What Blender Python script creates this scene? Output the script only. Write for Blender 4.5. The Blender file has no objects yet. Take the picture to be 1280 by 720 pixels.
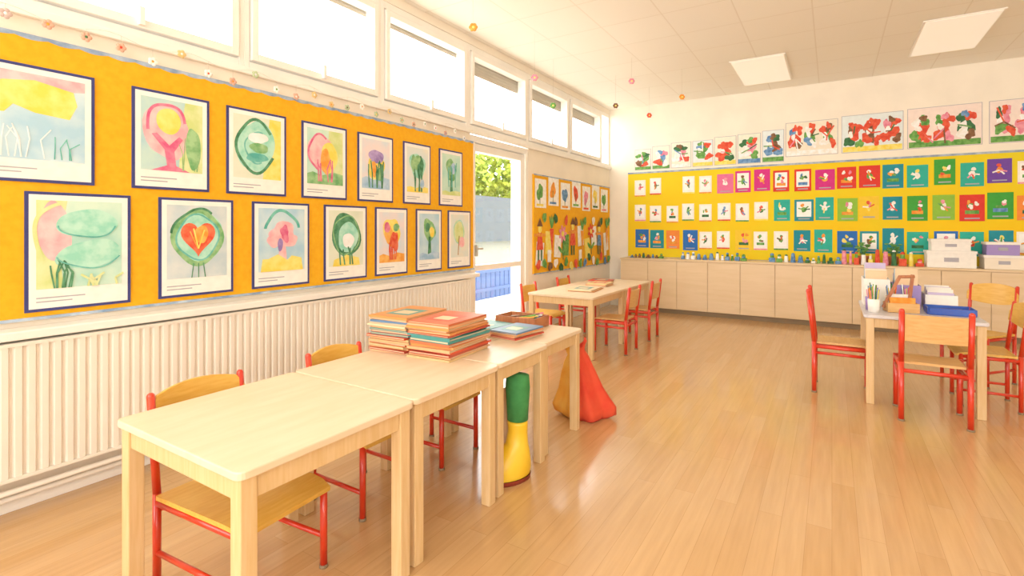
import bpy, bmesh, math, random
from mathutils import Vector, Matrix
random.seed(7)
S=bpy.context.scene

# ---------------------------------------------------------------- materials
def lin(h):
    h=h.lstrip('#'); o=[]
    for i in (0,2,4):
        c=int(h[i:i+2],16)/255
        o.append(c/12.92 if c<=.04045 else ((c+.055)/1.055)**2.4)
    return (*o,1)
MC={}
def mat(name,c1,c2=None,scale=8,rough=.6,stretch=(1,1,1),metal=0,bump=0,detail=4,contrast=(.35,.65),coat=0):
    key=(name,c1,c2)
    if key in MC: return MC[key]
    m=bpy.data.materials.new(name); m.use_nodes=True
    nt=m.node_tree; b=nt.nodes['Principled BSDF']
    b.inputs['Roughness'].default_value=rough
    b.inputs['Metallic'].default_value=metal
    b.inputs['Coat Weight'].default_value=coat
    tc=nt.nodes.new('ShaderNodeTexCoord'); mp=nt.nodes.new('ShaderNodeMapping')
    mp.inputs['Scale'].default_value=stretch
    n=nt.nodes.new('ShaderNodeTexNoise'); n.inputs['Scale'].default_value=scale; n.inputs['Detail'].default_value=detail
    r=nt.nodes.new('ShaderNodeValToRGB')
    r.color_ramp.elements[0].position=contrast[0]; r.color_ramp.elements[1].position=contrast[1]
    a=lin(c1)
    if c2: z=lin(c2)
    else: z=tuple(min(1,x*1.06+.004) for x in a[:3])+(1,)
    r.color_ramp.elements[0].color=a; r.color_ramp.elements[1].color=z
    L=nt.links.new
    L(tc.outputs['Object'],mp.inputs['Vector']); L(mp.outputs['Vector'],n.inputs['Vector'])
    L(n.outputs['Fac'],r.inputs['Fac']); L(r.outputs['Color'],b.inputs['Base Color'])
    if bump:
        bp=nt.nodes.new('ShaderNodeBump'); bp.inputs['Strength'].default_value=bump; bp.inputs['Distance'].default_value=.01
        L(n.outputs['Fac'],bp.inputs['Height']); L(bp.outputs['Normal'],b.inputs['Normal'])
    MC[key]=m; return m
def paint(c1,c2=None,scale=9): return mat('watercolour',c1,c2,scale,rough=.85,detail=6,contrast=(.38,.62))
def paper(c): return mat('paper',c,None,20,rough=.85)

M_wall=mat('wall_paint','F4EBDA',None,3,rough=.8)
M_trim=mat('white_trim','F4F0E8',None,3,rough=.45)
M_rad=mat('radiator_enamel','F0E8DA',None,3,rough=.35)
M_top=mat('table_laminate','E5CBA8','EBD3B4',4,rough=.36,stretch=(6,1,1))
M_leg=mat('beech_leg','D8B27A','E0BE8C',10,rough=.45,stretch=(8,8,.6))
M_ply=mat('beech_ply','D49F5C','DEB070',10,rough=.4,stretch=(1,7,7))
M_ply2=mat('honey_ply','D9A23E','E3B252',10,rough=.4,stretch=(1,7,7))
M_red=mat('red_lacquer','CC2A12','D6361A',5,rough=.3,coat=.3)
M_yel=mat('yellow_felt','EFA807','F3B210',30,rough=.9)
M_navy=mat('navy_card','2E3474',None,20,rough=.7)
M_white=paper('F6F2EA')
M_cab=mat('cabinet_laminate','E2C598','E8CCA4',3,rough=.45,stretch=(1,1,8))
M_dark=mat('dark_gap','8A7458',None,5,rough=.8)
M_text=mat('printed_text','A9A7B0',None,5,rough=.8)

def glassmat():
    m=bpy.data.materials.new('window_glass'); m.use_nodes=True; nt=m.node_tree
    nt.nodes.clear()
    o=nt.nodes.new('ShaderNodeOutputMaterial'); t=nt.nodes.new('ShaderNodeBsdfTransparent'); g=nt.nodes.new('ShaderNodeBsdfGlossy')
    g.inputs['Roughness'].default_value=.02
    x=nt.nodes.new('ShaderNodeMixShader'); x.inputs[0].default_value=.05
    nt.links.new(t.outputs[0],x.inputs[1]); nt.links.new(g.outputs[0],x.inputs[2]); nt.links.new(x.outputs[0],o.inputs[0])
    return m
M_glass=glassmat()
def emis(name,c,s):
    m=bpy.data.materials.new(name); m.use_nodes=True; b=m.node_tree.nodes['Principled BSDF']
    b.inputs['Base Color'].default_value=lin(c); b.inputs['Emission Color'].default_value=lin(c); b.inputs['Emission Strength'].default_value=s
    return m

# ---------------------------------------------------------------- builder
class B:
    def __init__(s,name): s.name=name; s.bm=bmesh.new(); s.mats=[]
    def mi(s,m):
        if m not in s.mats: s.mats.append(m)
        return s.mats.index(m)
    def box(s,c,size,m,rot=None):
        ret=bmesh.ops.create_cube(s.bm,size=1)
        M=Matrix.Translation(c)@(rot.to_4x4() if rot else Matrix())@Matrix.Diagonal((*size,1))
        bmesh.ops.transform(s.bm,matrix=M,verts=ret['verts'])
        i=s.mi(m)
        for f in {f for v in ret['verts'] for f in v.link_faces}: f.material_index=i
        return s
    def bx(s,x0,x1,y0,y1,z0,z1,m): return s.box(((x0+x1)/2,(y0+y1)/2,(z0+z1)/2),(x1-x0,y1-y0,z1-z0),m)
    def cyl(s,p,q,r,m,seg=12,r2=None):
        p=Vector(p);q=Vector(q);d=q-p
        ret=bmesh.ops.create_cone(s.bm,cap_ends=True,segments=seg,radius1=r,radius2=r if r2 is None else r2,depth=d.length)
        M=Matrix.Translation((p+q)/2)@d.to_track_quat('Z','Y').to_matrix().to_4x4()
        bmesh.ops.transform(s.bm,matrix=M,verts=ret['verts']); i=s.mi(m)
        for f in {f for v in ret['verts'] for f in v.link_faces}: f.material_index=i; f.smooth=len(f.verts)==4
        return s
    def ball(s,c,r,m,sc=(1,1,1),seg=14):
        ret=bmesh.ops.create_uvsphere(s.bm,u_segments=seg,v_segments=seg//2+2,radius=r)
        bmesh.ops.transform(s.bm,matrix=Matrix.Translation(c)@Matrix.Diagonal((*sc,1)),verts=ret['verts']); i=s.mi(m)
        for f in {f for v in ret['verts'] for f in v.link_faces}: f.material_index=i; f.smooth=True
        return s
    def poly(s,pts,m):           # flat face from 3D points
        vs=[s.bm.verts.new(p) for p in pts]
        f=s.bm.faces.new(vs); f.material_index=s.mi(m); return s
    def prism(s,pts,z0,z1,m):    # extruded outline in XY
        i=s.mi(m); a=[s.bm.verts.new((x,y,z0)) for x,y in pts]; b=[s.bm.verts.new((x,y,z1)) for x,y in pts]
        n=len(pts)
        fs=[s.bm.faces.new(a[::-1]),s.bm.faces.new(b)]
        for k in range(n): fs.append(s.bm.faces.new((a[k],a[(k+1)%n],b[(k+1)%n],b[k])))
        for f in fs: f.material_index=i
        return s
    def sheet(s,grid,m,smooth=True,close=False):
        i=s.mi(m); V=[[s.bm.verts.new(p) for p in row] for row in grid]
        for a in range(len(V)-1):
            n=len(V[a])
            for b in range(n if close else n-1):
                f=s.bm.faces.new((V[a][b],V[a][(b+1)%n],V[a+1][(b+1)%n],V[a+1][b])); f.material_index=i; f.smooth=smooth
        return s
    # flat drawing on the front (-y) side, coordinates (x,z)
    def flat(s,pts,y,m): return s.poly([(x,y,z) for x,z in pts],m)
    def rect(s,x0,x1,z0,z1,y,m): return s.flat([(x0,z0),(x1,z0),(x1,z1),(x0,z1)],y,m)
    def blob(s,cx,cz,rx,rz,y,m,wob=.08,n=28,rot=0):
        ph=[random.random()*6.28 for _ in range(3)]; P=[]
        for k in range(n):
            t=2*math.pi*k/n; w=1+wob*(math.sin(2*t+ph[0])+.7*math.sin(3*t+ph[1])+.5*math.sin(5*t+ph[2]))
            a=rx*w*math.cos(t); b=rz*w*math.sin(t)
            P.append((cx+a*math.cos(rot)-b*math.sin(rot),cz+a*math.sin(rot)+b*math.cos(rot)))
        return s.flat(P,y,m)
    def ring(s,cx,cz,rx,rz,w,y,m,a0=0,a1=6.2832,n=32,wob=.05):
        i=s.mi(m); ph=random.random()*6
        vs=[]
        for k in range(n+1):
            t=a0+(a1-a0)*k/n; q=1+wob*math.sin(4*t+ph)
            vs.append((s.bm.verts.new((cx+rx*q*math.cos(t),y,cz+rz*q*math.sin(t))),s.bm.verts.new((cx+(rx*q-w)*math.cos(t),y,cz+(rz*q-w)*math.sin(t)))))
        for k in range(n):
            f=s.bm.faces.new((vs[k][0],vs[k+1][0],vs[k+1][1],vs[k][1])); f.material_index=i
        return s
    def line(s,pts,w,y,m):
        for (a,b),(c,d) in zip(pts[:-1],pts[1:]):
            L=math.hypot(c-a,d-b) or 1; nx,nz=-(d-b)/L*w/2,(c-a)/L*w/2
            s.flat([(a+nx,b+nz),(c+nx,d+nz),(c-nx,d-nz),(a-nx,b-nz)],y,m)
        return s
    def done(s,loc=(0,0,0),rz=0,bevel=0,parent=None,seg=2,solid=0):
        me=bpy.data.meshes.new(s.name); bmesh.ops.recalc_face_normals(s.bm,faces=s.bm.faces[:]) if not solid else None
        s.bm.to_mesh(me); s.bm.free()
        for m in s.mats: me.materials.append(m)
        o=bpy.data.objects.new(s.name,me); S.collection.objects.link(o)
        o.location=loc; o.rotation_euler=(0,0,rz)
        if solid:
            md=o.modifiers.new('s','SOLIDIFY'); md.thickness=solid; md.offset=0
        if bevel:
            md=o.modifiers.new('b','BEVEL'); md.width=bevel; md.segments=seg; md.limit_method='ANGLE'; md.angle_limit=math.radians(50)
        if parent: o.parent=parent
        return o
R90=math.pi/2
def rrect(x0,x1,y0,y1,r,n=5):
    P=[]
    for cx,cy,a in ((x1-r,y1-r,0),(x0+r,y1-r,R90),(x0+r,y0+r,2*R90),(x1-r,y0+r,3*R90)):
        for k in range(n+1):
            t=a+R90*k/n; P.append((cx+r*math.cos(t),cy+r*math.sin(t)))
    return P

# ---------------------------------------------------------------- room shell
XL,XR,YB,YF,H=-3.2,4.2,8.25,-2.6,3.3
SILL=2.33; T=.25
# floor
def floormat():
    m=bpy.data.materials.new('laminate_planks'); m.use_nodes=True; nt=m.node_tree; b=nt.nodes['Principled BSDF']; L=nt.links.new
    tc=nt.nodes.new('ShaderNodeTexCoord'); mp=nt.nodes.new('ShaderNodeMapping'); mp.inputs['Rotation'].default_value=(0,0,R90)
    br=nt.nodes.new('ShaderNodeTexBrick'); br.offset=.37; br.inputs['Scale'].default_value=1
    br.inputs['Brick Width'].default_value=1.3; br.inputs['Row Height'].default_value=.095; br.inputs['Mortar Size'].default_value=.0012
    br.inputs['Color1'].default_value=lin('CC9E66'); br.inputs['Color2'].default_value=lin('D4AA76'); br.inputs['Mortar'].default_value=lin('B88C58')
    br.inputs['Mortar Smooth'].default_value=.5
    L(tc.outputs['Object'],mp.inputs[0]); L(mp.outputs[0],br.inputs['Vector'])
    m2=nt.nodes.new('ShaderNodeMapping'); m2.inputs['Scale'].default_value=(28,1.6,1); L(tc.outputs['Object'],m2.inputs[0])
    n=nt.nodes.new('ShaderNodeTexNoise'); n.inputs['Scale'].default_value=1.5; n.inputs['Detail'].default_value=6; L(m2.outputs[0],n.inputs['Vector'])
    r=nt.nodes.new('ShaderNodeValToRGB'); r.color_ramp.elements[0].position=.3; r.color_ramp.elements[1].position=.7
    r.color_ramp.elements[0].color=(.78,.74,.68,1); r.color_ramp.elements[1].color=(1,1,1,1); L(n.outputs['Fac'],r.inputs[0])
    x=nt.nodes.new('ShaderNodeMix'); x.data_type='RGBA'; x.blend_type='MULTIPLY'; x.inputs['Factor'].default_value=.6
    L(br.outputs['Color'],x.inputs['A']); L(r.outputs[0],x.inputs['B']); L(x.outputs['Result'],b.inputs['Base Color'])
    b.inputs['Roughness'].default_value=.27; b.inputs['Coat Weight'].default_value=.6; b.inputs['Coat Roughness'].default_value=.12
    return m
B('floor').bx(XL-T,XR+T,YF-T,YB+T,-.1,0,floormat()).done()
# ceiling : suspended tiles
def ceilmat():
    m=bpy.data.materials.new('ceiling_tiles'); m.use_nodes=True; nt=m.node_tree; b=nt.nodes['Principled BSDF']; L=nt.links.new
    tc=nt.nodes.new('ShaderNodeTexCoord'); br=nt.nodes.new('ShaderNodeTexBrick'); br.offset=0
    mp=nt.nodes.new('ShaderNodeMapping'); mp.inputs['Location'].default_value=(.15,0,0)
    br.inputs['Scale'].default_value=1; br.inputs['Brick Width'].default_value=.6; br.inputs['Row Height'].default_value=.6; br.inputs['Mortar Size'].default_value=.006
    br.inputs['Color1'].default_value=lin('FBF7EC'); br.inputs['Color2'].default_value=lin('FAF5EA'); br.inputs['Mortar'].default_value=lin('EFE8DA')
    L(tc.outputs['Object'],mp.inputs[0]); L(mp.outputs[0],br.inputs['Vector']); L(br.outputs['Color'],b.inputs['Base Color']); b.inputs['Roughness'].default_value=.9
    return m
B('ceiling').bx(XL-T,XR+T,YF-T,YB+T,H,H+.1,ceilmat()).done()
B('wall_back').bx(XL-T,XR+T,YB,YB+T,0,H,M_wall).done()
B('wall_right').bx(XR,XR+T,YF,YB,0,H,M_wall).done()
D0,D1=4.36,5.44
B('wall_left').bx(XL-T,XL,YF,D0-.06,0,SILL,M_wall).done()
B('wall_left').bx(XL-T,XL,D1+.06,YB,0,SILL,M_wall).done()
B('wall_left').bx(XL-T,XL,YF,YB,3.22,H,M_wall).done()
w=B('wall_rear'); w.bx(XL-T,XR+T,YF-T,YF,0,.9,M_wall); w.bx(XL-T,XR+T,YF-T,YF,3.0,H,M_wall)
for x in (XL-T,-.8,1.6,XR): w.bx(x,x+T,YF-T,YF,.9,3.0,M_wall)  # wide openings added to the unseen rear wall to let more light in
w.done()
# clerestory windows
M_shut=mat('shutter_slats','B8B0A0',None,5,rough=.6)
ys=[-2.6,-1.65,-.48,.70,1.88,3.06,4.27,5.49,6.67,7.88,8.25]
for k in range(len(ys)-1):
    a,b=ys[k],ys[k+1]
    o=B('window_%d'%(k+1)); m=M_trim
    x0,x1=XL-.10,XL-.005
    pw=.035
    o.bx(x0,x1,a,a+pw,SILL,3.22,m); o.bx(x0,x1,b-pw,b,SILL,3.22,m)
    o.bx(x0,x1,a+pw,b-pw,SILL,SILL+.05,m); o.bx(x0,x1,a+pw,b-pw,3.16,3.22,m)
    if b-a>.6:
        # sash
        o.bx(x0+.01,x1+.02,a+pw+.008,a+pw+.055,SILL+.06,3.15,m); o.bx(x0+.01,x1+.02,b-pw-.055,b-pw-.008,SILL+.06,3.15,m)
        o.bx(x0+.01,x1+.02,a+pw+.055,b-pw-.055,SILL+.06,SILL+.11,m); o.bx(x0+.01,x1+.02,a+pw+.055,b-pw-.055,3.10,3.15,m)
        o.bx(x1+.02,x1+.045,(a+b)/2-.015,(a+b)/2+.015,SILL+.07,SILL+.17,m)   # handle
        for i in range(7 if a>4 else (4 if 1<a<4 else 0)): o.bx(x0-.02,x0-.008,a,b,3.20-.034*i-.032,3.20-.034*i,M_shut)
    xg=x0+.04; o.poly([(xg,a+pw,SILL+.05),(xg,b-pw,SILL+.05),(xg,b-pw,3.16),(xg,a+pw,3.16)],M_glass)
    o.done(bevel=.004)
t=B('trim_1')   # sill board under the clerestory
t.bx(XL,XL+.035,YF,YB-.02,SILL-.045,SILL,M_trim); t.done(bevel=.005)
# door bay
d=B('door_1'); x0,x1=XL-.12,XL+.0
d.bx(x0,x1,D0-.055,D0,0,SILL-.05,M_trim); d.bx(x0,x1,D1,D1+.055,0,SILL-.05,M_trim); d.bx(x0,x1,D0,D1,2.21,SILL-.05,M_trim)
d.bx(x0+.02,x1-.02,D0,D0+.06,.02,2.2,M_trim); d.bx(x0+.02,x1-.02,D1-.09,D1,.02,2.2,M_trim)
d.bx(x0+.02,x1-.02,D0+.06,D1-.09,.02,.14,M_trim); d.bx(x0+.02,x1-.02,D0+.06,D1-.09,2.12,2.2,M_trim); d.bx(x0+.02,x1-.02,D0+.06,D1-.09,.84,.90,M_trim)
xg=x0+.055; d.poly([(xg,D0+.06,.14),(xg,D1-.09,.14),(xg,D1-.09,2.12),(xg,D0+.06,2.12)],M_glass)
d.bx(x1-.02,x1+.03,D0+.02,D0+.04,1.0,1.12,M_shut); d.bx(x1+.02,x1+.035,D0+.02,D0+.13,1.07,1.09,M_shut)
d.done(bevel=.004)
t=B('trim_2'); t.bx(XL,XL+.14,YF,D0-.08,.80,.84,M_trim); t.done(bevel=.006)
B('baseboard_left').bx(XL,XL+.015,YF,D0-.08,0,.09,M_trim).bx(XL,XL+.015,D1+.08,YB,0,.09,M_trim).done(bevel=.003)
B('baseboard_right').bx(XR-.015,XR,YF,YB,0,.09,M_trim).done(bevel=.003)
B('baseboard_rear').bx(XL,XR,YF,YF+.015,0,.09,M_trim).done(bevel=.003)
# ceiling light panels
M_led=emis('led_panel','FFF6E4',.28)
for (a,b,c,dd) in ((-1.05,-.45,6.6,7.8),(.75,1.35,6.3,7.5),(-1.05,-.45,1.8,3.0),(1.95,2.55,1.8,3.0),(-1.05,-.45,-1.2,0)):
    o=B('ceiling_light_panel'); o.bx(a,b,c,dd,H-.012,H-.002,M_trim); o.bx(a+.02,b-.02,c+.02,dd-.02,H-.016,H-.0121,M_led); o.done()

# ---------------------------------------------------------------- radiator
r=B('radiator'); y0,y1=-.9,4.12; pitch=.0455; P=[]; n=int((y1-y0)/pitch)
xf,xb=XL+.145,XL+.132
for k in range(n):
    y=y0+k*pitch
    P+=[(y,xb),(y+.010,xb),(y+.016,xf),(y+.039,xf),(y+.0445,xb)]
grid=[[(x,y,.20) for y,x in P],[(x,y,.775) for y,x in P]]
r.sheet(grid,M_rad,smooth=False)
r.bx(XL+.05,XL+.130,y0,y0+n*pitch,.20,.775,M_rad)
r.bx(XL+.045,xf+.004,y0,y0+n*pitch,.7752,.79,M_rad); r.bx(XL+.045,xf+.004,y0,y0+n*pitch,.185,.1995,M_rad)
r.bx(XL+.04,xf+.006,y0-.012,y0,.185,.79,M_rad); r.bx(XL+.04,xf+.006,y0+n*pitch,y0+n*pitch+.012,.185,.79,M_rad)
for y in (0,1.4,2.8,4.0): r.bx(XL,XL+.055,y,y+.04,.3,.65,M_rad)
r.cyl((XL+.09,y0,.12),(XL+.09,y1+.12,.12),.013,M_rad); r.cyl((XL+.045,y0,.075),(XL+.045,y1+.12,.075),.013,M_rad)
r.cyl((XL+.09,y1+.0,.12),(XL+.09,y1+.0,.2),.012,M_rad); r.cyl((XL+.09,y1+.12,0),(XL+.09,y1+.12,.125),.013,M_rad); r.cyl((XL+.045,y1+.12,0),(XL+.045,y1+.12,.08),.013,M_rad)
r.done(bevel=0)

# ---------------------------------------------------------------- notice boards
b=B('notice_board'); BY0,BY1=-.9,4.33
b.bx(BY0,BY1,-.022,0,.876,2.195,M_yel)
M_bord=mat('blue_border','7E98B8','B4C6D8',14,rough=.8)
# scalloped border trim on top edge
k=0; x=BY0
while x<BY1-.01:
    x2=min(x+.12,BY1); q=[(x+(x2-x)*i/6,2.19-.010*math.sin(math.pi*i/6)) for i in range(7)]
    b.flat([(x,2.205),(x2,2.205)]+q[::-1],-.024,M_bord); x=x2
b.bx(BY0,BY1,-.03,-.0221,.868,.882,M_bord)
b.bx(BY1-.008,BY1+.006,-.028,0,.87,2.2,M_trim)
b.done(loc=(XL+.001,0,0),rz=R90)

# artworks
def artwork(name,y0,y1,z0,z1,bg,draw):
    W=y1-y0; Hh=z1-z0; o=B(name)
    o.bx(0,W,-.008,0,0,Hh,M_navy)
    mg=.014; o.rect(mg,W-mg,mg,Hh-mg,-.0085,M_white)
    px0,px1,pz0,pz1=.04,W-.04,.105,Hh-.04
    o.rect(px0,px1,pz0,pz1,-.009,bg)
    for i in range(2):
        o.rect(px0+.0,px0+(.3,.18)[i]*W+.06,.06-.018*i,.066-.018*i,-.009,M_text)
    class D: k=0
    w,h=px1-px0,pz1-pz0
    def Y():
        D.k+=1; return -.009-.0004*D.k
    X=lambda u:px0+u*w; Z=lambda v:pz0+v*h
    class A:
        blob=lambda s,cx,cy,rx,ry,m,wob=.06,rot=0:o.blob(X(cx),Z(cy),rx*w,ry*h,Y(),m,wob,rot=rot)
        ring=lambda s,cx,cy,rx,ry,t,m,a0=0,a1=6.2832:o.ring(X(cx),Z(cy),rx*w,ry*h,t*w,Y(),m,a0,a1)
        poly=lambda s,p,m:o.flat([(X(u),Z(v)) for u,v in p],Y(),m)
        line=lambda s,p,t,m:o.line([(X(u),Z(v)) for u,v in p],t*w,Y(),m)
    draw(A()); o.done(loc=(XL+.0245,y0,z0),rz=R90)
C=dict(mint=paint('8FD8C0','B8E8D4',18),teal=paint('4CA89C','78C8B8',18),pink=paint('F0A8B0','F6CCCC',14),mag=paint('D85884','E888A0',18),
 yel=paint('F4D850','F8E880',14),org=paint('F09838','F8BC60',18),red=paint('E04830','F07850',22),grn=paint('68A868','A0CC90',18),
 dgrn=paint('34744C','5C9C74',20),blue=paint('94BCDC','C0D8EC',12),lime=paint('CCDC88','E0E8AC',12),pur=paint('9078B8','B8A0D4',18),brn=paint('A07848','C09868',18),
 wht=paint('F0F0EC','FFFFFF',12))
def hills(A,m,h=.25):
    A.poly([(0,0),(1,0),(1,h),(.7,h*1.2),(.4,h*.8),(.15,h*1.1),(0,h*.9)],m)
def strokes(A,m,n,x0,x1,z0,z1,w=.012):
    for i in range(n):
        a=random.uniform(x0,x1); A.line([(a,z0),(a+random.uniform(-.04,.04),(z0+z1)/2),(a+random.uniform(-.09,.09),z1*random.uniform(.75,1))],w,m)
def a1(A):
    A.poly([(0,.84),(.5,.8),(1,.88),(1,1),(0,1)],C['pink']); A.poly([(0,.5),(.22,.52),(.3,.62),(.5,.55),(.84,.52),(.92,.7),(.88,.86),(.5,.93),(.2,.88),(.1,.8),(0,.78)],C['yel'])
    strokes(A,C['wht'],9,.1,.6,.02,.45); strokes(A,C['teal'],4,.6,.95,.02,.3)
def a2(A):
    A.poly([(.6,0),(1,0),(1,1),(.7,1),(.62,.5)],C['lime']); A.blob(.4,.56,.36,.4,C['pink']); A.blob(.84,.35,.13,.3,C['grn']); A.ring(.4,.6,.34,.36,.05,C['mag'],.3,3.3); A.blob(.43,.7,.2,.18,C['yel'],.02)
    A.poly([(.15,0),(.4,.08),(.36,.3),(.16,.5),(.24,.52),(.44,.36),(.6,.5),(.66,.46),(.52,.28),(.55,.08),(.78,0)],C['mag']); strokes(A,C['grn'],5,.65,.95,.02,.5)
def a3(A):
    A.poly([(.6,0),(1,0),(1,1),(.75,1)],C['yel']); A.blob(.46,.52,.4,.42,C['mint']); A.ring(.46,.52,.42,.44,.06,C['dgrn'],.6,5.9); A.ring(.5,.5,.28,.26,.03,C['teal'],1.2,5); A.blob(.5,.66,.22,.08,C['wht']); A.blob(.52,.5,.2,.08,C['grn']); A.blob(.48,.34,.24,.07,C['teal'])
def a4(A):
    A.poly([(.5,0),(1,0),(1,1),(.6,1)],C['lime']); A.blob(.38,.58,.34,.34,C['pink']); A.ring(.36,.58,.34,.34,.05,C['mag'],1,4.6); A.blob(.6,.5,.22,.3,C['yel']); hills(A,C['grn'],.2); A.blob(.5,.42,.14,.24,C['org']); strokes(A,C['mag'],6,.3,.7,.05,.5,.03)
def a5(A):
    hills(A,C['blue'],.22); A.blob(.5,.45,.3,.26,C['yel']); A.blob(.5,.66,.26,.14,C['pur']); A.blob(.42,.4,.1,.16,C['org']); A.blob(.62,.3,.12,.14,C['grn']); strokes(A,C['dgrn'],9,.2,.8,.02,.6,.04)
def a6(A):
    A.blob(.5,.6,.34,.3,C['mint'],.12); A.blob(.36,.64,.16,.2,C['grn'],.15); A.blob(.64,.6,.15,.2,C['dgrn'],.15); A.blob(.5,.74,.13,.1,C['grn']); hills(A,C['yel'],.12); strokes(A,C['dgrn'],8,.3,.7,.02,.55,.05); A.blob(.7,.2,.1,.1,C['blue'])
def a7(A):
    A.blob(.5,.62,.28,.26,C['grn'],.12); A.blob(.6,.66,.14,.14,C['blue']); A.poly([(.42,0),(.58,0),(.54,.5),(.46,.5)],C['dgrn']); hills(A,C['lime'],.1); strokes(A,C['teal'],8,.25,.75,.2,.85,.04)
def b1(A):
    A.poly([(0,0),(.3,0),(.24,.5),(.34,1),(0,1)],C['lime']); A.blob(.2,.64,.19,.34,C['pink']); A.blob(.58,.74,.36,.17,C['mint'],.04); A.blob(.6,.38,.38,.17,C['mint'],.05,.2); A.ring(.22,.6,.26,.38,.05,C['lime'],1.4,4.4); strokes(A,C['dgrn'],8,.03,.4,0,.34,.02); strokes(A,C['lime'],6,.4,.95,0,.16,.03); A.ring(.58,.74,.36,.17,.02,C['teal'],3.3,6.1); A.ring(.6,.38,.38,.17,.02,C['teal'],3.3,6.1)
def b2(A):
    A.blob(.5,.56,.42,.38,C['mint'],.03); A.ring(.5,.56,.43,.39,.09,C['grn']); A.ring(.5,.56,.36,.32,.03,C['teal']); A.ring(.5,.56,.44,.4,.04,C['dgrn'],1,3)
    h=[]; 
    for k in range(40):
        t=2*math.pi*k/40; h.append((.5+.019*16*math.sin(t)**3*.95,.56+.0165*(13*math.cos(t)-5*math.cos(2*t)-2*math.cos(3*t)-math.cos(4*t))))
    A.poly(h,C['red']); A.blob(.55,.6,.12,.12,C['org']); A.line([(.42,.68),(.5,.4)],.025,C['yel']); A.line([(.6,.66),(.5,.4)],.02,C['yel']); A.line([(.36,.64),(.48,.42)],.02,C['org'])
    for x in (.42,.5,.58): A.line([(x,.2),(x+(x-.5)*.4,0)],.018,C['dgrn'])
def b3(A):
    A.ring(.5,.66,.38,.32,.06,C['teal'],.1,3.1); A.blob(.5,.62,.28,.16,C['pink'],.12); A.blob(.36,.5,.18,.12,C['pink'],.12); A.blob(.64,.5,.18,.12,C['pink'],.12); A.blob(.55,.6,.1,.12,C['mag'],.2); A.poly([(.4,.15),(.6,.15),(.56,.45),(.44,.45)],C['pink']); A.poly([(.04,.0),(.96,0),(.92,.2),(.7,.24),(.6,.17),(.4,.27),(.2,.2),(.08,.2)],C['yel']); A.blob(.45,.42,.06,.1,C['pur'])
def b4(A):
    A.blob(.5,.56,.42,.4,C['dgrn'],.05); A.blob(.55,.52,.3,.27,C['mint'],.05); A.ring(.5,.56,.39,.36,.03,C['grn']); A.blob(.55,.46,.16,.14,C['wht']); A.poly([(.1,0),(.9,0),(.86,.14),(.5,.2),(.14,.12)],C['yel']); strokes(A,C['dgrn'],5,.3,.7,.02,.4,.04)
def b5(A):
    A.blob(.5,.62,.34,.26,C['yel'],.12); A.blob(.4,.52,.18,.2,C['org'],.15); A.blob(.6,.42,.14,.22,C['red'],.15); hills(A,C['org'],.16); A.blob(.3,.7,.12,.1,C['mag']); A.blob(.66,.7,.12,.08,C['grn']); strokes(A,C['red'],6,.3,.7,.05,.5,.04)
def b6(A):
    A.blob(.5,.64,.3,.24,C['grn'],.12); A.blob(.4,.7,.12,.1,C['dgrn']); A.blob(.62,.6,.12,.12,C['yel']); A.poly([(.4,0),(.6,0),(.55,.5),(.45,.5)],C['dgrn']); hills(A,C['blue'],.14)
def b7(A):
    A.blob(.45,.6,.3,.28,C['lime']); A.ring(.45,.6,.3,.28,.04,C['mint']); A.blob(.6,.35,.18,.12,C['pink']); A.line([(.4,.05),(.46,.5)],.05,C['brn'])
BG=dict(b=paint('A8D0E4','CCE4EC',6),g=paint('DCE4CC','E8ECD8',6),s=paint('BCD0D8','D8E0E0',7),m=paint('A8DCCC','D0ECD8',5),y=paint('A8D0D8','C4E0D4',6),w=paint('ECE8D8','DCE8E4',6),p=paint('D8E4EC','F0E0E0',6))
top=[(.62,1.079,a1,'b'),(1.243,1.642,a2,'y'),(1.747,2.152,a3,'g'),(2.276,2.669,a4,'m'),(2.778,3.159,a5,'p'),(3.284,3.64,a6,'w'),(3.765,4.125,a7,'m')]
bot=[(.814,1.236,b1,'m'),(1.371,1.787,b2,'s'),(1.912,2.335,b3,'b'),(2.463,2.869,b4,'g'),(2.961,3.333,b5,'p'),(3.446,3.80,b6,'b'),(3.897,4.26,b7,'w')]
for y0,y1,f,g in top: artwork('framed_childrens_painting',y0,y1,1.515,2.06,BG[g],f)
for y0,y1,f,g in bot: artwork('framed_childrens_painting',y0,y1,.905,1.472,BG[g],f)
artwork('framed_childrens_painting',.1,.52,1.515,2.06,BG['g'],a6); artwork('framed_childrens_painting',.25,.67,.905,1.472,BG['y'],b4)

# second board on the left wall + collage
b=B('notice_board'); b.bx(5.60,8.19,-.022,0,.72,1.98,M_yel); b.bx(5.60,8.19,-.028,-.0221,.712,.725,M_bord); b.bx(5.6,8.19,-.028,-.0221,1.97,1.985,M_bord); b.done(loc=(XL+.001,0,0),rz=R90)
cc=[paint('D8402C','E86040',20),paint('E88828','F0A848',20),paint('4C8C3C','78B058',20),paint('2C5C38','3C7848',20),paint('F4D848','F8E880',20),paint('6C4830','8C6444',20),paint('4878B0','78A4D0',20),paint('F0ECE0','FFFFFF',20),paint('E07890','F0A0B0',20)]
c=B('paper_cutout_collage'); yy=0; lay=0
def L():
    global lay; lay+=1; return -.00015*lay
for i in range(7):
    x=.03+i*.36; z=.84+.04*(i%2)
    c.rect(x,x+.30,z,z+.37,L(),cc[7]); c.blob(x+.13,z+.2,.08,.1,L(),cc[(2,1,6,0,8,4,2)[i]],.15); c.line([(x+.13,z+.04),(x+.13,z+.2)],.015,L(),cc[3]); c.rect(x+.04,x+.23,z+.02,z+.05,L(),cc[(4,6,1,2,0,3,8)[i]])
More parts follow.
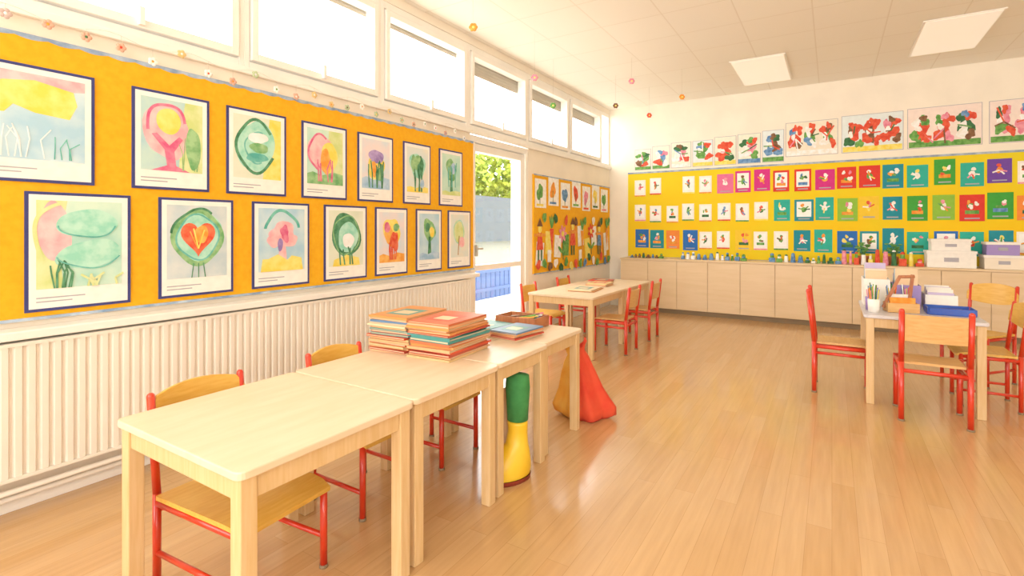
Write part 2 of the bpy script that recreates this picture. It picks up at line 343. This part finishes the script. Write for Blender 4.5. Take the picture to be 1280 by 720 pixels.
# sheets of coloured paper pinned underneath the figures
for i in range(10):
    x=.05+i*.25; z=random.uniform(.12,.42); a_=random.uniform(-.12,.12); w_,h_=.2,.3
    P=[(-w_/2,-h_/2),(w_/2,-h_/2),(w_/2,h_/2),(-w_/2,h_/2)]
    c.flat([(x+.1+p*math.cos(a_)-q*math.sin(a_),z+.12+p*math.sin(a_)+q*math.cos(a_)) for p,q in P],L(),cc[(7,4,7,2,1,7,4,7,1,7)[i]])
for i in range(8):
    x=.15+i*.325; z=.46+.03*(i%2)
    k=i%3
    if k==0:     # scarecrow
        c.flat([(x-.09,z-.16),(x+.09,z-.16),(x+.05,z+.06),(x-.05,z+.06)],L(),cc[(0,6)[i>3]]); c.rect(x-.15,x+.15,z+.01,z+.05,L(),cc[1]); c.blob(x,z+.11,.05,.055,L(),cc[4],.03); c.flat([(x-.08,z+.14),(x+.08,z+.14),(x,z+.25)],L(),cc[5])
        c.rect(x-.06,x-.02,z-.3,z-.16,L(),cc[3]); c.rect(x+.02,x+.06,z-.3,z-.16,L(),cc[3])
    elif k==1:   # carrot
        c.flat([(x-.06,z+.08),(x+.06,z+.08),(x+.01,z-.26)],L(),cc[(0,1)[i>3]])
        for a_ in (-.5,0,.5): c.blob(x+.07*a_,z+.17,.02,.09,L(),cc[2],.05,12,-a_*.6)
        c.rect(x-.12,x-.02,z-.36,z-.2,L(),cc[7])
    else:        # flower
        c.line([(x,z),(x+.02,z-.32)],.02,L(),cc[3])
        for j in range(7):
            t=j*2*math.pi/7; c.blob(x+.075*math.cos(t),z+.04+.075*math.sin(t),.05,.028,L(),cc[(8,0)[i>3]],.03,12,t)
        c.blob(x,z+.04,.04,.04,L(),cc[4],.02,14)
        for j in (-1,1): c.blob(x+j*.07,z-.18,.08,.03,L(),cc[2],.05,14,j*.6)
for i in range(16):
    x=.1+i*.16; c.blob(x,random.uniform(.04,.14),.06,.06,L(),cc[(0,2,5,7,3,2,4,0,2,6,3,7,2,0,6,2)[i]],.14,18)
    if i%2: c.blob(x,.70+random.uniform(-.03,.03),.05,.07,L(),cc[(2,3,0,5,2,7,3,2)[i//2]],.14,18)
c.done(loc=(XL+.0235,5.6,.72),rz=R90)

# back wall board
b=B('notice_board'); M_ygr=mat('yellow_green_backing','F6C80C','EAD41C',1.2,rough=.9)
b.bx(-2.87,3.3,-.022,0,.835,2.21,M_ygr); b.bx(-2.87,3.3,-.028,-.0221,2.19,2.215,M_bord); b.done(loc=(0,YB-.001,0))
cols={'w':'F4F0E8','m':'D02C80','r':'D83428','o':'F08838','t':'28AC98','T':'188898','p':'6840A0','g':'389C38','l':'88BC3C','b':'2468B8','y':'F0C830','k':'E06C98'}
def cardrow(x0,z0,seq,pitch=.255,cw=.225,ch=.31):
    o=B('alphabet_cards'); n=0
    for ch_ in seq:
        if ch_==' ': n+=1; continue
        x=n*pitch+random.uniform(-.008,.008); small=ch_=='w'
        w_,h_=(cw*.8,ch*.86) if small else (cw*random.uniform(.9,1.04),ch*random.uniform(.9,1.05))
        dz=random.uniform(-.02,.02)
        o.bx(x,x+w_,-.003,0,dz,dz+h_,paper(cols[ch_]))
        style=random.choice('fffss') if not small else random.choice('ffs')
        ins=small or random.random()<.25
        if ins: o.rect(x+w_*.12,x+w_*.88,dz+h_*.2,dz+h_*.9,-.0035,paper('FDFBF5'))
        pl=[0,1,2,3,5,6,8,2,0] if ins else [7,7,4,8,7,1,7,2,0]
        cx=x+w_*.5; cz=dz+h_*.53; R=random.choice
        if style=='f':
            o.blob(cx,cz,w_*.13,h_*.14,-.004,cc[R(pl)],.15,14); o.blob(cx+random.uniform(-.02,.02),cz+h_*.2,w_*.1,h_*.08,-.0044,cc[R(pl)],.1,12)
            for j in range(3):
                a_=random.uniform(0,6.28); o.line([(cx,cz),(cx+.32*w_*math.cos(a_),cz+.22*h_*math.sin(a_))],.016,-.0048-.0003*j,cc[R(pl)])
        else:
            o.rect(cx-w_*.28,cx+w_*.28,cz-h_*.26,cz-h_*.12,-.004,cc[R([2,3,6,1])])
            for j in range(4): o.blob(cx+w_*random.uniform(-.2,.2),cz+h_*random.uniform(-.12,.24),w_*random.uniform(.06,.14),h_*random.uniform(.05,.11),-.0043-.0003*j,cc[R(pl)],.2,12)
        if small: o.rect(x,x+w_,dz,dz+h_*.08,-.0046,cc[random.choice([0,2,6,1,4,8])])
        else: o.rect(x+w_*.2,x+w_*.8,dz+h_*.08,dz+h_*.13,-.0045,M_text)
        n+=1
    o.done(loc=(x0,YB-.0235,z0))
cardrow(-2.75,1.82,'ww wwkmmrrmrrTtgtpwwwwwwww')
cardrow(-2.75,1.40,'wwwwwwwwtTtlyTglrgowwwwwww')
cardrow(-2.75,.97,'bTobwwywwTtbTTtbtTwwwwwwww')
# wall posters above
def poster(name,x0,w_,z0,h_,pal,n):
    o=B(name); o.bx(0,w_,-.003,0,0,h_,M_text); o.rect(.006,w_-.006,.006,h_-.006,-.0032,paper(random.choice(['EFE6D2','F4E2D8','E8ECDA','E2ECEC']))); k=0
    def q():
        nonlocal k; k+=1; return -.0034-.00015*k
    o.rect(.02*w_,.98*w_,.02*h_,.16*h_,q(),cc[random.choice([2,7,4,6])])
    for i in range(n):
        cx=(i+.5)/n*w_*.9+.05*w_; cz=h_*random.uniform(.42,.58); 
        rw=w_/n*.46
        for dx,dz,a_,b_ in ((0,0,.6,.2),(.3,.24,.45,.12),(-.4,-.14,.5,.14),(.5,-.2,.4,.12),(-.4,.2,.35,.12),(0,.3,.3,.09)):
            o.blob(cx+rw*(dx+random.uniform(-.2,.2)),cz+h_*dz,rw*a_,h_*b_,q(),cc[random.choice(pal)],.25,16)
        o.blob(cx-rw*.3,cz+h_*.05,rw*.3,h_*.08,q(),cc[7],.2,12)
        for j in range(3): o.line([(cx,cz),(cx+rw*random.uniform(-1,1),cz+h_*random.uniform(-.36,.36))],.016,q(),cc[random.choice(pal)])
    o.done(loc=(x0,YB-.001,z0))
for x0,w_,z0,h_ in ((-.56,.63,2.31,.48),(.11,.67,2.31,.50),(.82,.72,2.31,.51),(1.6,.66,2.31,.51),(2.4,.6,2.31,.47)):
    poster('illustrated_poster',x0,w_,z0,h_,[0,0,0,3,5,7,0,2,8,6],3)
for x0,w_,h_ in ((-2.76,.27,.34),(-2.47,.28,.37),(-2.17,.31,.40),(-1.84,.30,.40),(-1.52,.31,.43),(-1.19,.31,.44),(-.86,.28,.46)):
    poster('illustrated_poster',x0,w_,2.25,h_,[0,2,3,5,6,7,2,0,8],1)

# ---------------------------------------------------------------- low cabinets
cb=B('low_cabinet'); CX0,CX1=-2.86,3.3; cf=7.85
cb.bx(CX0,CX1,cf+.012,YB-.03,.07,.80,M_cab); cb.bx(CX0+.02,CX1-.02,cf+.05,YB-.05,0,.07,M_dark); cb.bx(CX0-.01,CX1,cf-.015,YB-.03,.8002,.825,M_cab)
n=14; pw=(CX1-CX0)/n
for i in range(n): cb.bx(CX0+i*pw+.003,CX0+(i+1)*pw-.003,cf-.006,cf+.0118,.075,.795,M_cab)
cb.done(bevel=.002)

# ---------------------------------------------------------------- furniture
def table(name,x0,x1,y0,y1,z,leg=.05,topm=M_top,legm=M_leg,ap=.07):
    o=B(name); w=x1-x0; d=y1-y0
    o.prism(rrect(0,w,0,d,.03),z-.024,z,topm)
    i=.015
    for a in (i,w-i-leg):
        for b_ in (i,d-i-leg): o.bx(a,a+leg,b_,b_+leg,0,z-.0245,legm)
    t=.018; za,zb=z-.0245-ap,z-.0245
    o.bx(i+leg,w-i-leg,i+.008,i+.008+t,za,zb,legm); o.bx(i+leg,w-i-leg,d-i-.008-t,d-i-.008,za,zb,legm)
    o.bx(i+.008,i+.008+t,i+leg,d-i-leg,za,zb,legm); o.bx(w-i-.008-t,w-i-.008,i+leg,d-i-leg,za,zb,legm)
    return o.done(loc=(x0,y0,0),bevel=.004)
table('school_table',-2.07,-1.325,.76,1.44,.65)
table('school_table',-2.08,-1.335,1.447,2.03,.65)
table('school_table',-2.09,-1.345,2.037,2.54,.65)
table('school_table',-2.10,-1.37,2.547,3.06,.65)
table('school_table',-2.72,-1.97,4.65,5.57,.62)
table('school_table',-2.72,-1.97,5.577,6.5,.62)
M_gtop=mat('grey_laminate','CFCBD0','D8D4D6',6,rough=.35)
table('activity_table',.2,.90,4.6,5.5,.66,topm=M_gtop,legm=M_leg)

def chair(loc,rz,sh=.36,bh=.68,w=.36,d=.38,ply=M_ply,style=0):
    o=B('kids_chair'); t=.028 if style==0 else .034; hw=w/2; hd=d/2
    # side frames (red): rear post raked, front leg, rails
    for s in (-1,1):
        x=s*(hw-t/2)
        o.cyl((x,-hd+.02,0),(x,-hd+.02,sh),t/2,M_red); o.cyl((x,-hd+.02,sh),(x,-hd-.02,bh-(.02 if style==0 else 0)),t/2,M_red)
        o.cyl((x,hd-.02,0),(x,hd-.02,sh-.015),t/2,M_red)
        o.cyl((x,-hd+.02,sh-.035),(x,hd-.02,sh-.035),t*.45,M_red)
        if style==0: o.cyl((x,-hd+.02,.12),(x,hd-.02,.12),t*.36,M_red)
        else: o.cyl((x,-hd+.02,sh-.085),(x,hd-.02,sh-.085),t*.34,M_red)
        for y in (-hd+.02,hd-.02): o.cyl((x,y,0),(x,y,.012),t*.6,M_dark)
        o.ball((x,-hd-.02,bh-(.02 if style==0 else 0)),t/2,M_red,seg=10)
    o.cyl((-hw+t/2,hd-.03,sh-.035),(hw-t/2,hd-.03,sh-.035),t*.4,M_red)
    o.cyl((-hw+t/2,-hd+.02,sh-.06),(hw-t/2,-hd+.02,sh-.06),t*.42,M_red)
    # seat: shaped plywood with gentle dip and rolled front
    nx,ny=10,10; ws=hw-(t if style else -.0); 
    def seat(off):
        g=[]
        for j in range(ny+1):
            v=j/ny; y=-hd+.04+(d-.03)*v; row=[]
            for i in range(nx+1):
                u=-1+2*i/nx; k=ws*(1-.05*max(0,v-.85)/.15*abs(u))
                z=sh-.012*(1-u*u)*math.sin(math.pi*v)-.02*max(0,v-.8)/.2*max(0,v-.8)/.2
                row.append((u*k,y,z+off))
            g.append(row)
        return g
    a=seat(0); b_=seat(-.016)
    o.sheet(a,ply); o.sheet([r_[::-1] for r_ in b_],ply)
    for q,p in ((a[0],b_[0]),(b_[-1],a[-1])): o.sheet([p,q],ply,False)
    o.sheet([[r_[0] for r_ in a],[r_[0] for r_ in b_]],ply,False); o.sheet([[r_[-1] for r_ in b_],[r_[-1] for r_ in a]],ply,False)
    # backrest: curved ply with arched top
    hb=.18 if style==0 else .19; z0=bh-hb; bw=hw+.005 if style==0 else hw-t
    if style==1: z0-=.01
    def back(off):
        g=[]
        for j in range(7):
            v=j/6; row=[]
            for i in range(nx+1):
                u=-1+2*i/nx; zt=bh-(.035*u*u+.05*max(0,abs(u)-.8)/.2 if style==0 else .02); zb_=z0+(.03*u*u if style==0 else 0)
                z=zb_+(zt-zb_)*v
                y=-hd+.02-.04*(z-sh)/(bh-sh)-(.035 if style==0 else .02)*(1-u*u)+(.016 if style==0 else .004)+off
                row.append((u*bw,y,z))
            g.append(row)
        return g
    a=back(0); b_=back(-.012)
    o.sheet(a,ply); o.sheet([r_[::-1] for r_ in b_],ply)
    o.sheet([b_[0],a[0]],ply,False); o.sheet([a[-1],b_[-1]],ply,False)
    o.sheet([[r_[0] for r_ in b_],[r_[0] for r_ in a]],ply,False); o.sheet([[r_[-1] for r_ in a],[r_[-1] for r_ in b_]],ply,False)
    return o.done(loc=(*loc,0),rz=rz)
# chairs on the wall side of the long row, facing +X
chair((-1.87,1.09),-R90+.08,ply=M_ply2,sh=.335,bh=.70,d=.50,w=.38); chair((-1.94,1.735),-R90,ply=M_ply2,w=.34,bh=.70); chair((-1.95,2.29),-R90,ply=M_ply2,w=.34)
# far table
chair((-1.95,5.2),R90,sh=.36,bh=.68,style=1); chair((-1.95,5.98),R90,sh=.36,bh=.68,style=1)
chair((-2.76,5.1),-R90,sh=.36,bh=.66,style=1,ply=M_ply2); chair((-2.76,6.0),-R90,sh=.36,bh=.66,style=1,ply=M_ply2)
# right group
chair((.06,4.88),-R90,sh=.4,bh=.80,style=1,d=.40)
chair((.575,4.50),0,sh=.4,bh=.745,style=1,d=.38,w=.39)
chair((.96,5.08),R90,sh=.4,bh=.76,ply=M_ply2,d=.36); chair((1.05,5.80),math.radians(140),sh=.42,bh=.82,ply=M_ply2)

# ---------------------------------------------------------------- books
bc=['E0A070','D04828','E0BC80','40908C','C03824','E8CCA4','5078A0','D88C48','B04030','DCC8A4','58A068','D06840']
bcm=[mat('book_cover',c_,None,10,rough=.4) for c_ in bc]; M_page=mat('book_pages','CDB48C','DFCBA6',3,rough=.8,stretch=(1,1,120))
def bookpile(name,loc,stacks,rz=0,topm=None):
    o=B(name)
    for (cx,cy,w,d,n,th) in stacks:
        z=0
        for i in range(n):
            h=th*random.uniform(.75,1.25); m=bcm[random.choice([0,1,2,3,4,5,7,8,9,11,0,2,7,6])]; rot=Matrix.Rotation(random.uniform(-.05,.05),3,'Z')
            if i==n-1 and topm is not None: m=bcm[topm.pop(0)] if topm else m
            ox,oy=cx+random.uniform(-.01,.01),cy+random.uniform(-.012,.012); ww=w*random.uniform(.93,1)
            def bb(a,b_,c_,e,f,g,mm):
                v=rot@Vector(((a+b_)/2,(c_+e)/2,0)); o.box((ox+v.x,oy+v.y,z+(f+g)/2),(b_-a,e-c_,g-f),mm,rot)
            bb(-ww/2,ww/2,-d/2,d/2,0,.0025,m); bb(-ww/2,ww/2,-d/2,d/2,h-.0025,h,m); bb(-ww/2+.004,ww/2-.004,-d/2+.004,d/2-.004,.0025,h-.0025,M_page)
            if random.random()<.5: bb(-ww/2,ww/2,-d/2-.001,-d/2+.002,.0,h,m)
            else: bb(ww/2-.002,ww/2+.001,-d/2,d/2,0,h,m)
            if i==n-1: bb(-ww*.3,ww*.3,-d*.3,d*.2,h,h+.0004,bcm[(3,1)[cx>0]]); bb(-ww*.2,ww*.2,-d*.2,d*.05,h+.0004,h+.0008,bcm[5])
            z+=h+.0004
    return o.done(loc=loc,rz=rz)
bookpile('book_stack',(-1.84,2.10,.651),[(-.135,0,.265,.36,17,.0108),(.138,.0,.265,.36,16,.0111)],.06,[7,11])
bookpile('picture_book_pile',(-1.60,2.62,.651),[(0,0,.20,.28,5,.011),(-.24,.02,.2,.26,4,.01)],-.1,[6,3])
bookpile('picture_book_pile',(-2.3,5.2,.621),[(0,0,.3,.4,2,.012),(.02,.5,.24,.3,3,.012),(-.1,.95,.3,.22,2,.01)],.1)
# pencil tray
M_wd=mat('stained_wood','A4603C','B87448',10,rough=.5,stretch=(6,1,1)); 
o=B('pencil_tray'); o.bx(0,.3,0,.2,0,.008,M_wd)
for a in ((0,.3,0,.01),(0,.3,.19,.2),(0,.01,.01,.19),(.29,.3,.01,.19)): o.bx(a[0],a[1],a[2],a[3],.008,.07,M_wd)
for i in range(9): o.cyl((.03,.025+.018*i,.03+.014*(i%2)),(.27,.03+.018*i,.06+.012*(i%3)),.0055,cc[i%9],7)
o.done(loc=(-1.90,2.83,.651),rz=.0,bevel=.002)

# toy under the table: green leg with a yellow boot
M_g=mat('green_fabric','2E7A3C','3C8C48',20,rough=.85); M_y=mat('yellow_vinyl','F2C020','F6CC38',6,rough=.4); M_sole=mat('sole','8C2C1C',None,6,rough=.5); M_tan=mat('tan_fabric','D8B488',None,20,rough=.9)
o=B('puppet_leg_toy')
def lathe(o,prof,m,cx=0,cy=0,n=20,f=None):
    g=[]
    for z,r_,dx in prof:
        g.append([(cx+dx+r_*(f(z,2*math.pi*k/n) if f else 1)*math.cos(2*math.pi*k/n),cy+r_*(f(z,2*math.pi*k/n) if f else 1)*math.sin(2*math.pi*k/n),z) for k in range(n)])
    o.sheet(g,m,True,True)
def boot(o):
    g=[]
    for z,rx,ry,cy in [(0,.0,.0,-.05),(0,.078,.13,-.05),(.022,.080,.133,-.05)]:
        g.append([(rx*math.cos(t),cy+ry*math.sin(t),z) for t in [2*math.pi*k/24 for k in range(24)]])
    o.sheet(g,M_sole,True,True); g=[]
    for z,rx,ry,cy in [(.022,.074,.126,-.05),(.055,.082,.134,-.05),(.10,.08,.12,-.04),(.14,.068,.09,-.015),(.18,.055,.06,.005),(.24,.05,.052,.01),(.28,.052,.054,.01),(.295,.052,.052,.01),(.295,.0,.0,.01)]:
        g.append([(rx*math.cos(t),cy+ry*math.sin(t),z) for t in [2*math.pi*k/24 for k in range(24)]])
    o.sheet(g,M_y,True,True)
boot(o)
lathe(o,[(.29,.03,0),(.30,.055,0),(.4,.06,0),(.47,.065,0),(.53,.06,0),(.54,0,0)],M_g,0,.01)
lathe(o,[(.0,.0,0),(.0,.035,0),(.06,.04,0),(.2,.03,0),(.42,.035,0),(.44,0,0)],M_tan,-.12,.02)
o.done(loc=(-1.40,2.28,0),rz=-.5)
# fabric bag
M_rf=mat('red_fabric','D83820','E04C2C',8,rough=.85,bump=.3); M_of=mat('orange_fabric','F0A030','F4B84C',8,rough=.85)
o=B('fabric_bag'); n=48; g=[]; prof=[(0,.0),(.0,.14),(.03,.175),(.08,.18),(.14,.15),(.2,.125),(.3,.10),(.38,.075),(.43,.05),(.47,.06),(.5,.075)]
for z,r_ in prof:
    row=[]
    for k in range(n):
        t=2*math.pi*k/n; q=1+(.12*math.sin(7*t+1)+.07*math.sin(11*t)+.05*math.sin(5*t+z*9))*(1 if z>.02 else .6)
        row.append((r_*q*math.cos(t)*1.05-.16*z,r_*q*math.sin(t),z*(1+.06*math.sin(3*t))))
    g.append(row)
o.sheet(g,M_rf,True,True); i=o.mi(M_of); i2=o.mi(M_g)
for f in o.bm.faces:
    cc_=f.calc_center_median(); a_=math.atan2(cc_.y,cc_.x+.16*cc_.z)
    if a_<-1.5 or a_>2.7: f.material_index=i
o.cyl((-.08,.05,.48),(-.08,.0,.56),.008,M_rf); o.cyl((-.08,.0,.56),(-.08,-.06,.48),.008,M_rf)
o.done(loc=(-1.46,3.30,0))

# right table clutter
M_blue=mat('blue_plastic','2448A8','2C58B8',5,rough=.3); M_pl=mat('lilac_plastic','9880C4',None,5,rough=.4)
o=B('blue_tray'); o.prism(rrect(0,.28,0,.22,.03),0,.006,M_blue)
for (a,b_,c_,e) in ((.01,.27,0,.008),(.01,.27,.212,.22),(0,.008,.01,.21),(.272,.28,.01,.21)): o.bx(a,b_,c_,e,.006,.05,M_blue)
for i in range(7): o.cyl((.04+.01*i,.02+.02*i,.02+.006*(i%3)),(.22,.05+.018*i,.03),.006,cc[i],7)
o.done(loc=(.60,4.84,.661),bevel=.002)
def crate(loc,cm,w=.22,d=.3,h=.16,rz=0,hh=.2):
    o=B('paper_crate'); o.bx(0,w,0,d,0,.006,cm)
    for (a,b_,c_,e) in ((0,w,0,.008),(0,w,d-.008,d),(0,.008,.008,d-.008),(w-.008,w,.008,d-.008)): o.bx(a,b_,c_,e,.006,h,cm)
    for i in range(8):
        k=hh*random.uniform(.8,1.15); o.box((w/2,.03+i*(d-.06)/7,.012+k/2),(w*.8,.006,k),paper(random.choice(['F8F4EC','F4ECE0','C8B8DC','E8C8A0','F0E8E0','98C8D0'])),Matrix.Rotation(random.uniform(-.06,.06),3,'X'))
    o.done(loc=loc,rz=rz,bevel=.001)
crate((.22,5.14,.661),M_white,.18,.32,.22,hh=.34); crate((.42,5.16,.661),M_pl,.18,.28,.18,hh=.27); crate((.63,5.20,.661),M_white,.2,.26,.11,hh=.14)
for (px_,py_,m_,s_) in ((.28,5.04,M_white,0),(.26,4.88,M_pl,3),(.40,5.05,mat('jar_cream','F0DCC0',None,6),1),(.27,4.76,M_white,5),(.50,5.08,M_blue,2)):
    o=B('pencil_pot'); lathe(o,[(0,0,0),(0,.036,0),(.1,.04,0),(.1,.036,0),(.01,.032,0)],m_)
    for i in range(9):
        t=i*.72; o.cyl((.015*math.cos(t),.015*math.sin(t),.012),(.033*math.cos(t),.033*math.sin(t),.16+.012*((i+s_)%4)),.004,cc[(i+s_)%9],7)
    o.done(loc=(px_,py_,.661))
# wooden caddy with a raked handle
o=B('wooden_caddy'); o.bx(0,.2,0,.12,0,.01,M_ply)
for a in ((0,.2,0,.01),(0,.2,.11,.12)): o.bx(a[0],a[1],a[2],a[3],.01,.07,M_ply)
for x in (0,.19):
    o.bx(x,x+.01,.01,.11,.01,.07,M_ply)
o.box((.04,.06,.15),(.02,.02,.27),M_wd,Matrix.Rotation(.42,3,'Y')); o.box((.16,.06,.15),(.02,.02,.27),M_wd,Matrix.Rotation(.1,3,'Y')); o.cyl((.085,.06,.265),(.185,.06,.27),.012,M_wd)
o.bx(.02,.18,.02,.05,.011,.11,cc[1]); o.bx(.03,.17,.075,.10,.011,.13,cc[7]); o.done(loc=(.36,4.80,.662),rz=.2,bevel=.002)

# clutter on cabinets
def toybits(name,loc,L_,pal,seed,hmin=.05,hmax=.12):
    random.seed(seed); o=B(name); x=0
    while x<L_:
        w=random.uniform(.04,.08); h=random.uniform(hmin,hmax); m=cc[random.choice(pal)]
        k=random.random()
        if k<.5:
            o.bx(x,x+w,0,.06,0,h*.5,m); o.cyl((x+w/2,.03,h*.5),(x+w/2,.03,h*.8),w*.3,cc[random.choice(pal)]); o.ball((x+w/2,.03,h*.85),w*.32,m)
        else:
            o.cyl((x+w/2,.03,0),(x+w/2,.03,h),w*.45,m,14,w*.3); o.ball((x+w/2,.03,h),w*.3,cc[random.choice(pal)])
        x+=w+.015
    o.done(loc=loc,bevel=.003)
toybits('toy_figure_row',(-1.95,7.98,.826),.9,[6,6,3,7,2],1); toybits('toy_figure_row',(-.75,7.98,.826),.8,[6,7,2,3,6],2); toybits('toy_figure_row',(-2.75,7.98,.826),.5,[3,2,5,6],4,.03,.07)
toybits('toy_figure_row',(.1,7.98,.826),.8,[3,2,0,8,7,4],6,.08,.2)
def storagebox(loc,w,d,h,m):
    o=B('storage_box'); o.bx(0,w,0,d,0,h-.03,m); o.bx(-.008,w+.008,-.008,d+.008,h-.0298,h,M_white); o.bx(w*.35,w*.65,-.004,0,h*.35,h*.6,M_text); o.done(loc=loc,bevel=.006)
storagebox((.98,7.93,.826),.45,.26,.2,M_white); storagebox((1.5,7.93,.826),.34,.26,.16,mat('cream_box','F0E4D0',None,6)); storagebox((2.0,7.93,.826),.4,.26,.24,M_white)
storagebox((1.02,7.93,1.027),.36,.24,.14,M_white); storagebox((1.52,7.94,.987),.28,.22,.15,M_pl)
M_leaf=mat('leaf','4C8C40','6CAC54',20,rough=.5); M_pot=mat('terracotta','C87048',None,10,rough=.8)
for X_ in (.35,.66):
    o=B('potted_plant'); lathe(o,[(0,0,0),(0,.045,0),(.1,.06,0),(.11,.06,0),(.1,.0,0)],M_pot)
    for i in range(22):
        t=i*2.4; r_=.03+.05*random.random(); z=.16+.12*random.random(); o.cyl((0,0,.09),(r_*math.cos(t),r_*math.sin(t),z),.0025,M_leaf,5); o.ball((r_*math.cos(t),r_*math.sin(t),z),.024,M_leaf,(1,.7,.4),8)
    o.done(loc=(X_,8.125,.826))

# ---------------------------------------------------------------- hanging ornaments
M_str=mat('string','D8D0C0',None,5,rough=.9)
o=B('ornament_garland'); x=XL+.07
pts=[]
for k in range(81):
    y=.35+3.9*k/80; pts.append((x,y,2.285+.018*math.cos(k*.785)))
for a,b_ in zip(pts[:-1],pts[1:]): o.cyl(a,b_,.001,M_str,5)
pal=[paper('F8F4EC'),paper('D8A890'),paper('B8C8A0'),paper('E0C080'),paper('C8B0A8')]
for k in range(2,80,3):
    px_,py_,pz_=pts[k]; l_=random.uniform(-.01,.08); o.cyl((px_,py_,pz_),(px_,py_,pz_-max(l_,.005)),.001,M_str,5)
    m=random.choice(pal)
    for j in range(5):
        t=j*2*math.pi/5; o.ball((px_,py_+.014*math.cos(t),pz_-l_-.016+.014*math.sin(t)),.011,m,(.35,1,1),8)
    o.ball((px_,py_,pz_-l_-.016),.008,random.choice(cc),(.6,1,1),8)
o.cyl((XL,.35,2.30),(x,.35,2.30),.002,M_str,5); o.cyl((XL,4.25,2.30),(x,4.25,2.30),.002,M_str,5)
o.done()
for (X_,Y_,Z_,c_) in ((-1.99,5.83,3.02,8),(-2.5,3.4,2.95,1),(-2.4,6.4,2.9,5),(-2.6,4.6,2.85,8),(-1.6,6.6,2.95,1),(-2.75,2.4,2.9,4),(-2.8,5.4,2.75,2),(-2.2,7.2,2.9,0)):
    o=B('hanging_ornament'); o.cyl((0,0,0),(0,0,H-Z_),.0012,M_str,5)
    for j in range(6):
        t=j*math.pi/3; o.ball((.02*math.cos(t),.0,.02*math.sin(t)),.017,cc[c_],(1,.5,1),8)
    o.ball((0,0,0),.014,cc[4],(1,.8,1),8); o.done(loc=(X_,Y_,Z_),rz=.5)

# ---------------------------------------------------------------- outdoors
M_gnd=mat('outdoor_paving','DCD6C8','E6E0D4',2,rough=.9); B('ground_outside').bx(-30,XL-T-.001,-15,30,-.3,-.05,M_gnd).done()
M_bw=mat('render_wall','80847C',None,1,rough=.9); M_br=mat('slate_roof','343C40',None,4,rough=.95); M_bl=mat('blue_fence','28487C',None,4,rough=.6)
o=B('neighbouring_shed'); o.bx(-13,-10,10,22,0,1.0,M_bw); o.poly([(-9.6,9.6,.9),(-9.6,22.4,.9),(-11.5,22.4,2.6),(-11.5,9.6,2.6)],M_br); o.poly([(-13.4,9.6,.9),(-11.5,9.6,2.6),(-11.5,22.4,2.6),(-13.4,22.4,.9)],M_br); o.poly([(-9.6,9.7,.9),(-11.5,9.7,2.6),(-13.4,9.7,.9)],M_bw)
o.done(loc=(0,0,-.05))
o=B('garden_fence')
for i in range(60): o.bx(-5.6,-5.57,4+i*.16,4.12+i*.16,-.05,.62,M_bl)
o.bx(-5.57,-5.54,4,13.6,.1,.16,M_bl); o.bx(-5.57,-5.54,4,13.6,.45,.51,M_bl); o.done()
M_fol=mat('foliage','566C14','98A434',2,rough=.9); M_bark=mat('bark','5C4830',None,6,rough=.9)
for (X_,Y_,Z_,s_) in ((-14.5,18,3.6,1.9),(-14.2,21.5,3.9,2.0),(-14.8,25,3.4,2.0),(-13.9,15.5,3.4,1.4)):
    o=B('garden_tree'); o.cyl((0,0,-.05),(0,0,Z_-s_*.5),.16,M_bark,10,.09)
    # leafy crown: many small tilted leaf clumps
    i_=o.mi(M_fol)
    for i in range(1300):
        v=Vector((random.gauss(0,1),random.gauss(0,1),random.gauss(0,1))).normalized()*s_*random.uniform(.25,1)**.5; v.z*=.75
        c0=Vector((v.x,v.y,Z_+v.z)); e1=Vector((random.gauss(0,1),random.gauss(0,1),random.gauss(0,1))).normalized()*.17; e2=e1.cross(Vector((random.gauss(0,1),random.gauss(0,1),random.gauss(0,1)))).normalized()*.11
        f=o.bm.faces.new([o.bm.verts.new(c0+q) for q in (e1,e2,-e1,-e2)]); f.material_index=i_
    o.done(loc=(X_,Y_,0))

# ---------------------------------------------------------------- light
W=bpy.data.worlds.new('World'); S.world=W; W.use_nodes=True; nt=W.node_tree; bg=nt.nodes['Background']
bg.inputs['Color'].default_value=(1,.975,.93,1); bg.inputs['Strength'].default_value=6.2
def portal(loc,rot,sx,sy):
    l=bpy.data.lights.new('window_portal','AREA'); l.shape='RECTANGLE'; l.size=sx; l.size_y=sy; l.cycles.is_portal=True
    o=bpy.data.objects.new('window_portal',l); o.location=loc; o.rotation_euler=rot; S.collection.objects.link(o)
portal((XL-.26,(YF+YB)/2,2.78),(0,-R90,0),.9,YB-YF)
portal((XL-.26,(D0+D1)/2,1.15),(0,-R90,0),2.2,1.1)
portal((.5,YF-.3,1.95),(R90,0,0),7.4,2.1)  # covers the added openings of the unseen rear wall

cam=bpy.data.cameras.new('Camera'); co=bpy.data.objects.new('Camera',cam); S.collection.objects.link(co)
cam.lens=18; cam.sensor_width=36; cam.shift_y=-.0586; cam.clip_start=.02
co.location=(0,0,1.3); co.rotation_euler=(R90,0,math.radians(32)); S.camera=co
S.view_settings.view_transform='Standard'; S.view_settings.exposure=.28; S.view_settings.gamma=1.1
